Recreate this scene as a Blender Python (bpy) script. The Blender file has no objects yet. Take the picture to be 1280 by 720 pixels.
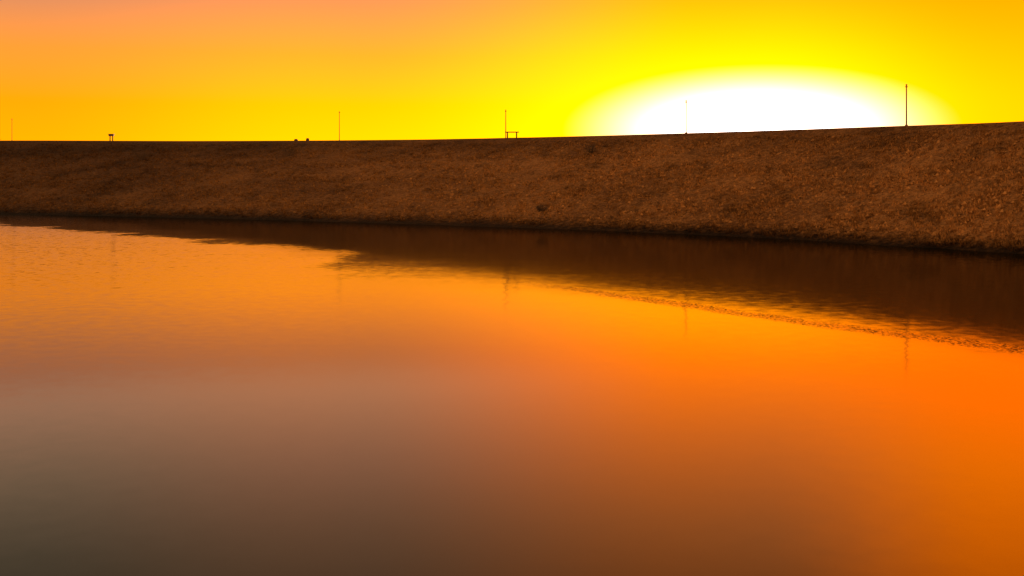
import bpy, bmesh, math, random
import numpy as np
from mathutils import Vector, noise
random.seed(7); rng=np.random.default_rng(7)
S=bpy.context.scene; C=S.collection
F=1372.0; HZ=222.0; CH=4.0

# ---------- camera
cd=bpy.data.cameras.new('camera'); cam=bpy.data.objects.new('camera',cd); C.objects.link(cam)
cam.location=(0,0,CH); cam.rotation_euler=(math.radians(90),0,0)
cd.sensor_width=36; cd.lens=36*F/1280; cd.shift_y=-(360-HZ)/1280; cd.clip_end=20000
S.camera=cam
S.view_settings.view_transform='Standard'; S.view_settings.look='None'; S.view_settings.exposure=0

# ---------- node helper
class NT:
    def __init__(s,nt): s.nt=nt; s.n=nt.nodes; s.l=nt.links
    def new(s,t,**k):
        n=s.n.new(t)
        for a,b in k.items(): setattr(n,a,b)
        return n
    def put(s,sock,v):
        if hasattr(v,'is_linked') or hasattr(v,'links'): s.l.new(v,sock)
        else: sock.default_value=v
    def m(s,op,a,b=0.0,c=None,clamp=False):
        n=s.new('ShaderNodeMath',operation=op,use_clamp=clamp)
        s.put(n.inputs[0],a); s.put(n.inputs[1],b)
        if c is not None: s.put(n.inputs[2],c)
        return n.outputs[0]
    def ss(s,v,a,b,lo=0.0,hi=1.0,kind='SMOOTHSTEP'):
        n=s.new('ShaderNodeMapRange',interpolation_type=kind)
        s.put(n.inputs[0],v)
        for i,x in enumerate((a,b,lo,hi)): s.put(n.inputs[i+1],x)
        return n.outputs[0]
    def mix(s,f,a,b,bt='MIX'):
        n=s.new('ShaderNodeMix',data_type='RGBA',blend_type=bt)
        s.put(n.inputs[0],f); s.put(n.inputs[6],a); s.put(n.inputs[7],b)
        return n.outputs[2]
    def ramp(s,v,els):
        n=s.new('ShaderNodeValToRGB'); r=n.color_ramp
        while len(r.elements)<len(els): r.elements.new(1.0)
        for e,(p,c) in zip(r.elements,els): e.position=p; e.color=(*c,1)
        s.put(n.inputs[0],v); return n.outputs[0]
    def noise(s,vec,scale,detail=3,rough=.5):
        n=s.new('ShaderNodeTexNoise'); s.put(n.inputs['Vector'],vec)
        n.inputs['Scale'].default_value=scale; n.inputs['Detail'].default_value=detail; n.inputs['Roughness'].default_value=rough
        return n
    def scale(s,vec,k):
        n=s.new('ShaderNodeVectorMath',operation='MULTIPLY'); s.put(n.inputs[0],vec); n.inputs[1].default_value=k
        return n.outputs[0]

# ---------- world: sunset sky as a function of direction
w=bpy.data.worlds.new('World'); S.world=w; w.use_nodes=True
T=NT(w.node_tree); T.n.clear()
tc=T.new('ShaderNodeTexCoord'); sx=T.new('ShaderNodeSeparateXYZ'); T.l.new(tc.outputs['Generated'],sx.inputs[0])
az=T.m('ARCTAN2',sx.outputs[0],sx.outputs[1]); el=T.m('ARCSINE',sx.outputs[2])
K=4.0
def col(els): return T.ramp(el,[(p,tuple(x/K for x in c)) for p,c in els])
hi=(.9,(.16,.13,.10))
c0=col([(.02,(1.5,.50,0)),(.065,(1.5,.42,.002)),(.11,(1.15,.36,.04)),(.16,(.70,.27,.14)),(.185,(.88,.48,.29)),(.25,(.50,.35,.22)),(.305,(.28,.22,.145)),(.363,(.155,.14,.09)),hi])
c1=col([(.02,(2.0,.80,0)),(.065,(2.0,.67,0)),(.11,(1.7,.49,.025)),(.16,(1.05,.33,.10)),(.185,(1.2,.53,.26)),(.25,(.82,.39,.22)),(.305,(.54,.28,.155)),(.363,(.34,.19,.105)),hi])
c2=col([(.02,(2.6,1.0,0)),(.07,(2.8,.90,0)),(.11,(3.0,.78,0)),(.165,(2.7,.52,.003)),(.24,(1.8,.42,.05)),(.305,(1.15,.33,.07)),(.363,(.75,.22,.05)),hi])
c3=col([(.02,(2.2,.60,0)),(.07,(2.4,.58,0)),(.11,(2.7,.53,0)),(.165,(2.8,.43,0)),(.24,(2.7,.54,0)),(.305,(2.5,.49,0)),(.363,(1.9,.36,0)),hi])
a=T.mix(T.ss(az,-.4366,-.152),c0,c1)
a=T.mix(T.ss(az,-.152,.17),a,c2)
a=T.mix(T.ss(az,.22,.42),a,c3)
back=T.ramp(el,[(0,(1.9/K,.90/K,.26/K)),(.5,(.8/K,.48/K,.21/K)),(1,(.3/K,.23/K,.15/K))])
a=T.mix(T.ss(T.m('ABSOLUTE',az),.55,1.2),a,back)
SAZ=.218; SEL=.043
dx=T.m('DIVIDE',T.m('SUBTRACT',az,SAZ),.122); dy=T.m('DIVIDE',T.m('SUBTRACT',el,SEL),.041)
d=T.m('SQRT',T.m('ADD',T.m('MULTIPLY',dx,dx),T.m('MULTIPLY',dy,dy)))
g1=T.m('POWER',T.m('SUBTRACT',1,T.m('DIVIDE',d,1.42),clamp=True),1.7)
g2=T.m('POWER',T.m('SUBTRACT',1,T.m('DIVIDE',d,3.4),clamp=True),2)
def scol(v,c):
    n=T.new('ShaderNodeVectorMath',operation='SCALE'); n.inputs[0].default_value=c; T.put(n.inputs[3],v); return n.outputs[0]
def vadd(x,y):
    n=T.new('ShaderNodeVectorMath',operation='ADD'); T.put(n.inputs[0],x); T.put(n.inputs[1],y); return n.outputs[0]
a4=T.new('ShaderNodeVectorMath',operation='SCALE'); T.l.new(a,a4.inputs[0]); a4.inputs[3].default_value=K
tot=vadd(vadd(a4.outputs[0],scol(g1,(4,4,5))),scol(g2,(.5,.65,0)))
bg=T.new('ShaderNodeBackground'); T.l.new(tot,bg.inputs[0]); bg.inputs[1].default_value=1
wo=T.new('ShaderNodeOutputWorld'); T.l.new(bg.outputs[0],wo.inputs[0])

sl=bpy.data.lights.new('sun','SUN'); sl.energy=2.0; sl.angle=math.radians(.5); sl.color=(1,.55,.25)
so=bpy.data.objects.new('sun',sl); C.objects.link(so)
sd=Vector((math.sin(SAZ)*math.cos(SEL),math.cos(SAZ)*math.cos(SEL),math.sin(SEL)))
so.rotation_euler=sd.to_track_quat('Z','Y').to_euler()

# ---------- materials
def mat(name):
    m=bpy.data.materials.new(name); m.use_nodes=True; t=NT(m.node_tree); t.n.clear()
    o=t.new('ShaderNodeOutputMaterial'); return m,t,o
def simple(name,c1,c2,sc,rough=.8,metal=0):
    m,t,o=mat(name); g=t.new('ShaderNodeNewGeometry'); n=t.noise(g.outputs['Position'],sc,4)
    c=t.mix(n.outputs['Fac'],(*c1,1),(*c2,1)); b=t.new('ShaderNodeBsdfPrincipled'); t.l.new(c,b.inputs['Base Color'])
    b.inputs['Roughness'].default_value=rough; b.inputs['Metallic'].default_value=metal
    t.l.new(b.outputs[0],o.inputs[0]); return m
def grassy(name,dark,light,bump=True,tone=False):
    m,t,o=mat(name); g=t.new('ShaderNodeNewGeometry'); P=g.outputs['Position']
    n1=t.noise(P,.10,4,.6); n2=t.noise(P,2.2,4,.7); n3=t.noise(P,7,3,.6); n4=t.noise(t.scale(P,(1,.45,.3)),.45,5,.7)
    f=t.m('ADD',t.m('MULTIPLY',n1.outputs['Fac'],.25),t.m('ADD',t.m('MULTIPLY',n2.outputs['Fac'],.45),t.m('MULTIPLY',n3.outputs['Fac'],.35)))
    f=t.ss(f,.42,.66)
    if tone:
        at=t.new('ShaderNodeAttribute',attribute_name='tone'); f=t.m('ADD',t.m('MULTIPLY',f,.45),t.m('MULTIPLY',at.outputs['Fac'],.55))
    z=t.new('ShaderNodeSeparateXYZ'); t.l.new(P,z.inputs[0])
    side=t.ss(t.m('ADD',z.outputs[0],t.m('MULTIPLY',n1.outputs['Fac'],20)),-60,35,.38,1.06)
    wet_and_refl_dark=t.ss(t.m('ADD',z.outputs[2],t.m('MULTIPLY',n2.outputs['Fac'],.9)),.45,1.5,.06,1.0)  # wet margin at the toe, darkened further so the bank's reflection reads darker
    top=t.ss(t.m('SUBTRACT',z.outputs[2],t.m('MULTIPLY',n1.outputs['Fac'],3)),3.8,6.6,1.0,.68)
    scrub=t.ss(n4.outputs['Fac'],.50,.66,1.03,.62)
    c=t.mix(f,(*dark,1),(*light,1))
    k=t.m('MULTIPLY',t.m('MULTIPLY',t.m('MULTIPLY',side,wet_and_refl_dark),top),scrub)
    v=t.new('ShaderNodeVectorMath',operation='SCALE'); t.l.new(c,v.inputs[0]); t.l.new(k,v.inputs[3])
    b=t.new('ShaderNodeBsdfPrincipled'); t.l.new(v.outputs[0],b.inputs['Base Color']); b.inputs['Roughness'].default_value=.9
    b.inputs['Specular IOR Level'].default_value=.1
    if bump:
        bp=t.new('ShaderNodeBump'); bp.inputs['Strength'].default_value=1; bp.inputs['Distance'].default_value=.35
        t.l.new(n2.outputs['Fac'],bp.inputs['Height']); t.l.new(bp.outputs[0],b.inputs['Normal'])
    t.l.new(b.outputs[0],o.inputs[0]); return m
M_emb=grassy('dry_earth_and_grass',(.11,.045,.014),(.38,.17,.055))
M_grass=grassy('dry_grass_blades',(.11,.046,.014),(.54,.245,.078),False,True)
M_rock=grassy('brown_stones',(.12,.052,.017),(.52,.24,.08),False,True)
M_road=simple('gravel',(.16,.08,.04),(.24,.13,.07),3)
M_ground=simple('soil',(.10,.07,.04),(.2,.13,.07),.5)
M_pole=simple('weathered_steel',(.05,.035,.03),(.09,.06,.045),6,.6)
M_wood=simple('dark_timber',(.04,.025,.018),(.07,.045,.03),9,.8)
M_leaf=simple('dry_twigs',(.03,.015,.008),(.08,.04,.018),4,.9)

# water
M_water,t,o=mat('lake_water'); g=t.new('ShaderNodeNewGeometry'); P=g.outputs['Position']
s=t.new('ShaderNodeSeparateXYZ'); t.l.new(P,s.inputs[0]); X,Y=s.outputs[0],s.outputs[1]
warp=t.noise(t.scale(P,(1,1,1)),.10,4,.65).outputs['Fac']
fine=t.noise(P,2.2,3,.6)
mid=t.noise(t.scale(P,(.35,1,1)),.5,3,.55)
chop=t.noise(t.scale(P,(1,1,1)),14,2,.7)
p1=t.ss(t.m('ADD',t.m('ADD',X,Y),t.m('MULTIPLY',t.m('SUBTRACT',warp,.5),18)),53,48)
p2=t.ss(t.m('ADD',X,t.m('MULTIPLY',t.m('SUBTRACT',warp,.5),10)),-7,-9.5)
tilt=t.ss(Y,44,90,.007,.050,'LINEAR')
patch=t.m('MULTIPLY',t.m('MULTIPLY',p1,p2),t.m('MULTIPLY',tilt,t.ss(Y,38,48)))
amp=t.m('ADD',.0012,t.m('MULTIPLY',t.ss(Y,16,60),.009))
sc=t.new('ShaderNodeSeparateColor'); t.l.new(fine.outputs['Color'],sc.inputs[0])
sm=t.new('ShaderNodeSeparateColor'); t.l.new(mid.outputs['Color'],sm.inputs[0])
sh=t.new('ShaderNodeSeparateColor'); t.l.new(chop.outputs['Color'],sh.inputs[0])
# line of small choppy ripples some way off the bank
lx=t.m('ADD',X,t.m('MULTIPLY',Y,.685))
ln=t.m('ABSOLUTE',t.m('SUBTRACT',lx,t.m('ADD',29.1,t.m('MULTIPLY',t.m('SUBTRACT',warp,.5),2.5))))
band=t.m('MULTIPLY',t.ss(ln,.9,.1),t.ss(X,-1,5))
ch=t.m('MULTIPLY',band,.26)
nx=t.m('ADD',t.m('MULTIPLY',t.m('SUBTRACT',sc.outputs[0],.5),t.m('MULTIPLY',amp,22)),t.m('MULTIPLY',t.m('SUBTRACT',sh.outputs[0],.5),ch))
ny=t.m('MULTIPLY',t.m('ADD',t.m('SUBTRACT',sc.outputs[1],.5),t.m('SUBTRACT',sm.outputs[1],.5)),t.m('MULTIPLY',amp,1.1))
ny=t.m('ADD',ny,t.m('MULTIPLY',t.m('SUBTRACT',sh.outputs[1],.5),ch))
ny=t.m('SUBTRACT',ny,patch)
cv=t.new('ShaderNodeCombineXYZ'); t.l.new(nx,cv.inputs[0]); t.l.new(ny,cv.inputs[1]); cv.inputs[2].default_value=1
nn=t.new('ShaderNodeVectorMath',operation='NORMALIZE'); t.l.new(cv.outputs[0],nn.inputs[0])
fr=t.new('ShaderNodeFresnel'); fr.inputs[0].default_value=1.6; t.l.new(nn.outputs[0],fr.inputs[1])
# bank's reflection painted darker: gloss colour dimmed towards the bank
refl_dim=t.ss(t.m('ADD',lx,t.m('MULTIPLY',t.m('SUBTRACT',warp,.5),6)),27,34,1.0,.5)
gc=t.mix(refl_dim,(0,0,0,1),(.98,.88,.82,1))
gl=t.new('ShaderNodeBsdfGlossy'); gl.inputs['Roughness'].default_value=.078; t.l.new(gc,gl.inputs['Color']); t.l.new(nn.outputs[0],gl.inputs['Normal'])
df=t.new('ShaderNodeBsdfDiffuse'); df.inputs[0].default_value=(.007,.010,.004,1)
mx=t.new('ShaderNodeMixShader'); t.l.new(fr.outputs[0],mx.inputs[0]); t.l.new(df.outputs[0],mx.inputs[1]); t.l.new(gl.outputs[0],mx.inputs[2])
t.l.new(mx.outputs[0],o.inputs[0])

# ---------- geometry helpers
def link(name,me,m,parent=None):
    o=bpy.data.objects.new(name,me); C.objects.link(o); me.materials.append(m)
    if parent: o.parent=parent
    return o
def mesh(name,verts,faces,m,parent=None,smooth=False):
    me=bpy.data.meshes.new(name); me.from_pydata([tuple(v) for v in verts],[],faces); me.update()
    if smooth: me.polygons.foreach_set('use_smooth',[True]*len(me.polygons))
    return link(name,me,m,parent)
def fbm(name,bm,m,parent=None):
    me=bpy.data.meshes.new(name); bm.to_mesh(me); bm.free(); return link(name,me,m,parent)

# ---------- embankment lines
tab=[(0,268,176,9.6),(250,273,176.5,9.45),(500,280,175,9.3),(640,284.5,172.5,9.1),(800,290.5,168.5,8.62),(960,298,163.5,8.48),(1120,307.5,158,8.2),(1280,318,152,7.85)]
toe=[];cre=[]
for px,ty,cy,H in tab:
    yt=F*CH/(ty-HZ); toe.append(Vector(((px-640)/F*yt,yt,0)))
    yc=F*(H-CH)/(HZ-cy); cre.append(Vector(((px-640)/F*yc,yc,H)))
dl=Vector((-28,7,0)); dr=Vector((3.9,-11,0))
toe=[toe[0]+dl*k for k in (16,6,2)]+toe+[toe[-1]+dr*k for k in (1,3,6,12)]
cre=[cre[0]+dl*k for k in (16,6,2)]+cre+[cre[-1]+dr*k for k in (1,3,6,12)]
def cr(p,i,u):
    a=p[max(i-1,0)];b=p[i];c=p[i+1];d=p[min(i+2,len(p)-1)]
    def kn(q,r): return max((q-r).length,1e-3)
    h=kn(c,b); m1=((c-b)/h+((b-a)/kn(b,a) if i>0 else (c-b)/h))*.5*h
    m2=((c-b)/h+((d-c)/kn(d,c) if i+2<len(p) else (c-b)/h))*.5*h
    u2=u*u;u3=u2*u
    return b*(2*u3-3*u2+1)+m1*(u3-2*u2+u)+c*(-2*u3+3*u2)+m2*(u3-u2)
rows=[]
for i in range(len(toe)-1):
    L=(toe[i+1]-toe[i]).length
    inview = 2<=i<=10
    n=max(2,int(L/(.35 if inview else 3)))
    for k in range(n): rows.append((cr(toe,i,k/n),cr(cre,i,k/n)))
rows.append((toe[-1],cre[-1]))
prof=[-.12,-.04]+[k/44 for k in range(45)]
V=[];Fc=[]
for (a,b) in rows:
    out=(b-a); out.z=0; out.normalize()
    for q in prof:
        p=a.lerp(b,q) if q>=0 else Vector((a.x,a.y,0))+(b-a)*q
        e=max(0,min(1,q*6))*max(0,min(1,(1-q)*8+.04))
        nz=noise.fractal(Vector((p.x*.22,p.y*.22,0)),1,2.1,4)*.16+noise.noise(Vector((p.x*1.3,p.y*1.3,3)))*.22
        p=p+Vector((0,0,nz*e+ .05*noise.noise(Vector((p.x*.9,p.y*.9,8)))))
        if q<.05: p=p-out*noise.noise(Vector((p.x*.25,p.y*.25,1)))*.5
        V.append(p)
    for dd,z in ((.5,b.z+.05),(6,b.z+.05),(6.6,b.z-.1),(30,-.6)):
        V.append(Vector((b.x,b.y,0))+out*dd+Vector((0,0,z)))
nc=len(prof)+4
for i in range(len(rows)-1):
    for j in range(nc-1):
        Fc.append((i*nc+j,i*nc+j+1,(i+1)*nc+j+1,(i+1)*nc+j))
emb=mesh('embankment',V,Fc,M_emb,smooth=True); emb['kind']='structure'
V=[];Fc=[]
for (a,b) in rows:
    out=(b-a); out.z=0; out.normalize()
    V+= [Vector((b.x,b.y,b.z+.06))+out*1.2,Vector((b.x,b.y,b.z+.06))+out*5.2]
for i in range(len(rows)-1): Fc.append((2*i,2*i+1,2*i+3,2*i+2))
rd=mesh('crest_road',V,Fc,M_road); rd['kind']='structure'

V=[Vector((a.x,a.y,0))+Vector((b.x-a.x,b.y-a.y,0))*.2 for a,b in rows[::6]]
V+=[Vector((150,-200,0)),Vector((-700,-200,0))]
bm=bmesh.new(); bm.faces.new([bm.verts.new(v) for v in V]); bmesh.ops.triangulate(bm,faces=bm.faces[:])
bmesh.ops.recalc_face_normals(bm,faces=bm.faces[:])
for f in bm.faces:
    if f.normal.z<0: f.normal_flip()
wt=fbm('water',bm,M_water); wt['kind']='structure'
gd=mesh('ground',[(-6000,-6000,-.6),(6000,-6000,-.6),(6000,6000,-.6),(-6000,6000,-.6)],[(0,1,2,3)],M_ground); gd['kind']='structure'
V=[];Fc=[];NX=60;ys=[7,5,3,1,-2,-10,-60]; zs=[-.3,.35,1.0,1.7,2.3,2.5,2.5]
for i in range(NX+1):
    x=-90+i*3
    for y,z in zip(ys,zs): V.append((x,y+noise.noise(Vector((x*.2,y,0)))*.7-abs(x)*.03,z))
for i in range(NX):
    for j in range(len(ys)-1): k=len(ys); Fc.append((i*k+j,(i+1)*k+j,(i+1)*k+j+1,i*k+j+1))
nb=mesh('near_bank',V,Fc,M_ground,smooth=True); nb['kind']='structure'

# ---------- dry grass and stones on the slope
vr=[r for r in rows if -75<r[0].x<34 and r[0].y>25]
seg=np.array([[*a,*b] for a,b in vr])
def scatter(N,qlo=.02,qhi=.985):
    # even over the slope's area and denser where it is nearer
    L=np.linalg.norm(np.diff(seg[:,:3],axis=0),axis=1)+np.linalg.norm(np.diff(seg[:,3:],axis=0),axis=1)
    wgt=L*(100/seg[:-1,1])**.8; idx=rng.choice(len(seg)-1,N,p=wgt/wgt.sum()); fu=rng.random(N)[:,None]
    ab=seg[idx]*(1-fu)+seg[idx+1]*fu
    q=rng.random(N)[:,None]*(qhi-qlo)+qlo
    return ab[:,:3]*(1-q)+ab[:,3:]*q,q[:,0]
def tri_mesh(name,vv,tone,m):
    n=len(vv); me=bpy.data.meshes.new(name)
    me.vertices.add(n*3); me.vertices.foreach_set('co',vv.astype(np.float32).ravel())
    me.loops.add(n*3); me.loops.foreach_set('vertex_index',np.arange(n*3,dtype=np.int32))
    me.polygons.add(n); me.polygons.foreach_set('loop_start',(np.arange(n)*3).astype(np.int32)); me.polygons.foreach_set('loop_total',np.full(n,3,dtype=np.int32))
    me.update(); at=me.attributes.new('tone','FLOAT','POINT'); at.data.foreach_set('value',np.repeat(tone,3).astype(np.float32))
    return link(name,me,m)
N=34000; NB=5
Pc,q=scatter(N); P0=np.repeat(Pc,NB,0); n=len(P0)
P0[:,:2]+=rng.normal(0,.09,(n,2)); P0[:,2]-=.08
hgt=np.repeat(rng.uniform(.12,.34,N)*(1-.6*(q>.93)),NB)*rng.uniform(.6,1.1,n)
an=rng.uniform(0,2*np.pi,n); wd=rng.uniform(.03,.07,n)
ta=rng.uniform(0,2*np.pi,n); tl=hgt*rng.uniform(.1,.7,n)
vv=np.empty((n,3,3))
vv[:,0]=P0+np.c_[np.cos(an)*wd,np.sin(an)*wd,np.zeros(n)]
vv[:,1]=P0-np.c_[np.cos(an)*wd,np.sin(an)*wd,np.zeros(n)]
vv[:,2]=P0+np.c_[np.cos(ta)*tl,np.sin(ta)*tl,hgt]
gr=tri_mesh('dry_grass',vv,np.repeat(rng.random(N)**1.6,NB),M_grass)
gr['kind']='stuff'; gr['label']='dry brown grass covering the slope of the embankment'; gr['category']='grass'
N=22000
Pc,q=scatter(N,.03,.93)
oct_=np.array([[1,0,0],[0,1,0],[-1,0,0],[0,-1,0],[0,0,1],[0,0,-.6]],float)
of=[(0,1,4),(1,2,4),(2,3,4),(3,0,4),(1,0,5),(2,1,5),(3,2,5),(0,3,5)]
rr=rng.gamma(3,.025,N).clip(.03,.19)
pts=(oct_[None]*rng.uniform(.6,1.25,(N,6,3))+rng.normal(0,.12,(N,6,3)))*rr[:,None,None]
th=rng.uniform(0,6.28,N); cs,sn=np.cos(th)[:,None],np.sin(th)[:,None]
x_=pts[...,0]*cs-pts[...,1]*sn; y_=pts[...,0]*sn+pts[...,1]*cs
pts=np.stack([x_,y_,pts[...,2]],-1)+Pc[:,None,:]+np.array([0,0,.03])
vv=pts[:,np.array(of)].reshape(-1,3,3)
rk=tri_mesh('loose_stones',vv,np.repeat(rng.random(N)**1.8,8),M_rock)
rk['kind']='stuff'; rk['label']='small brown stones strewn over the embankment slope'; rk['category']='stones'

# ---------- things on the crest
def crest_at(px,back):
    best=None
    for a,b in rows:
        if b.y<20: continue
        out=(b-a); out.z=0; out.normalize(); p=b+out*back
        e=abs(p.x/p.y*F+640-px)
        if best is None or e<best[0]: best=(e,p.copy())
    p=best[1]; p.z+=.03; return p
def tube(bm,p0,p1,r0,r1,n=10):
    p0=Vector(p0);p1=Vector(p1); ax=(p1-p0).normalized(); u=ax.orthogonal().normalized(); v=ax.cross(u)
    A=[bm.verts.new(p0+(u*math.cos(2*math.pi*i/n)+v*math.sin(2*math.pi*i/n))*r0) for i in range(n)]
    B=[bm.verts.new(p1+(u*math.cos(2*math.pi*i/n)+v*math.sin(2*math.pi*i/n))*r1) for i in range(n)]
    for i in range(n): bm.faces.new((A[i],A[(i+1)%n],B[(i+1)%n],B[i]))
    bm.faces.new(A[::-1]); bm.faces.new(B)
def box(bm,c,s):
    r=bmesh.ops.create_cube(bm,size=1); 
    for v in r['verts']: v.co=Vector((v.co.x*s[0]+c[0],v.co.y*s[1]+c[1],v.co.z*s[2]+c[2]))
    return r
def empty(name,loc,label,cat,group=None,rz=0):
    e=bpy.data.objects.new(name,None); C.objects.link(e); e.location=loc; e.rotation_euler=(0,0,rz); e.empty_display_size=.3
    e['label']=label; e['category']=cat
    if group: e['group']=group
    return e
def pole(px,topy,r,label,arm=True):
    p=crest_at(px,3.2 if px<700 else .9)
    h=CH+(HZ-topy)*p.y/F-p.z
    e=empty('utility_pole',p,label,'pole','slim poles standing along the embankment crest',rz=math.radians(-12))
    bm=bmesh.new(); tube(bm,(0,0,-.3),(0,0,h-.1),r*1.2,r*.8,12); fbm('shaft',bm,M_pole,e)
    bm=bmesh.new(); tube(bm,(0,0,0),(0,0,.12),r*2.4,r*1.9,12); fbm('base_collar',bm,M_pole,e)
    bm=bmesh.new(); tube(bm,(0,0,h-.1),(0,0,h-.04),r*1.3,r*1.3,12); tube(bm,(0,0,h-.04),(0,0,h),r*1.1,r*.3,12); fbm('cap',bm,M_pole,e)
    if arm:
        bm=bmesh.new(); tube(bm,(-.10,0,h-.24),(.10,0,h-.24),r*.5,r*.5,8); fbm('crossarm',bm,M_pole,e)
        for sx_ in (-.08,.08):
            bm=bmesh.new(); tube(bm,(sx_,0,h-.23),(sx_,0,h-.16),.022,.016,8); fbm('insulator',bm,M_pole,e)
pole(14,148,.035,'short faint pole on the crest at the far left end of the embankment')
pole(426,139,.045,'slim pole standing alone on the crest, left of the table-shaped frame')
pole(633,137,.055,'dark pole standing right beside the small table-shaped frame on the crest')
pole(858,125,.056,'faint pole in front of the white glare of the setting sun')
pole(1131,105,.055,'tallest darkest pole, on the rising right end of the crest just right of the sun')

p=crest_at(139,2.0)
e=empty('meter_post',p,'small squat box on two short legs, standing on the left part of the crest','post')
bm=bmesh.new(); r=box(bm,(0,0,.92),(.75,.5,.28)); bmesh.ops.bevel(bm,geom=bm.edges[:],offset=.03,segments=2,affect='EDGES'); fbm('box',bm,M_pole,e)
for x in (-.2,.2):
    bm=bmesh.new(); tube(bm,(x,0,-.2),(x,0,.79),.09,.08); fbm('leg',bm,M_pole,e)
bm=bmesh.new(); box(bm,(0,0,1.09),(.9,.62,.05)); fbm('lid',bm,M_pole,e)
for px,h,r,lab in ((371,.30,.26,'low blunt dark block on the crest, left one of the close pair'),(383,.42,.22,'small upright dark block on the crest, right one of the close pair')):
    p=crest_at(px,1.8)
    bm=bmesh.new(); box(bm,(0,0,h/2-.1),(r*2.2,r*2,h+.2))
    for v in bm.verts:
        if v.co.z>0: v.co.x*=.8; v.co.y*=.8
    bmesh.ops.bevel(bm,geom=bm.edges[:],offset=.05,segments=2,affect='EDGES')
    ob=fbm('marker_block',bm,M_wood); ob.location=p; ob['label']=lab; ob['category']='block'; ob['group']='low marker blocks on the crest'
p=crest_at(642,1.8)
e=empty('picnic_table',p,'small dark table-shaped frame on the crest beside the middle pole','table')
bm=bmesh.new(); box(bm,(0,0,.80),(1.8,.75,.11)); bmesh.ops.bevel(bm,geom=bm.edges[:],offset=.015,segments=1,affect='EDGES'); fbm('tabletop',bm,M_wood,e)
for x in (-.6,.6):
    for y in (-.22,.22):
        bm=bmesh.new(); tube(bm,(x,y*1.3,-.2),(x,y,.742),.09,.08,8); fbm('leg',bm,M_wood,e)
    bm=bmesh.new(); box(bm,(x,0,.42),(.08,.4,.08)); fbm('brace',bm,M_wood,e)
def slope_at(px,y):
    best=None
    for a,b in rows[::2]:
        if b.y<20: continue
        for k in range(1,40):
            p=a.lerp(b,k/40)
            e=(p.x/p.y*F+640-px)**2+(HZ-(p.z-CH)/p.y*F-y)**2
            if best is None or e<best[0]: best=(e,p)
    return best[1]
def shrub(px,y,r,label):
    p=slope_at(px,y); e=empty('dry_shrub',p,label,'shrub','dry shrubs on the slope')
    bm=bmesh.new()
    tips=[]
    for k in range(14):
        a_=random.uniform(0,6.28); q_=random.uniform(.3,1)
        tip=Vector((math.cos(a_)*r*q_,math.sin(a_)*r*q_*.8,r*random.uniform(.5,1.2)*(1.2-q_*.5)))
        tube(bm,(0,0,-.15),tip,.03,.008,5); tips.append(tip)
    fbm('stems',bm,M_leaf,e)
    bm=bmesh.new()
    for k in range(500):
        tp=random.choice(tips); c=tp*random.uniform(.45,1.05)+Vector([random.gauss(0,.14*r) for _ in range(3)])
        c.z=max(c.z,.02)
        u=Vector([random.gauss(0,1) for _ in range(3)]).normalized(); v=u.orthogonal().normalized(); s_=random.uniform(.03,.07)
        bm.faces.new([bm.verts.new(c+u*s_),bm.verts.new(c-u*s_*.6+v*s_*.5),bm.verts.new(c-u*s_*.6-v*s_*.5)])
    fbm('foliage',bm,M_leaf,e)
shrub(362,196,1.4,'dark dry shrub high on the slope, below the pair of low blocks')
shrub(735,191,.9,'dark dry shrub just under the crest, left of the sun glare')
shrub(677,266,.5,'small dark shrub low on the slope close to the waterline, near the middle')
shrub(180,200,1.3,'dim shrub high on the darker left part of the slope')
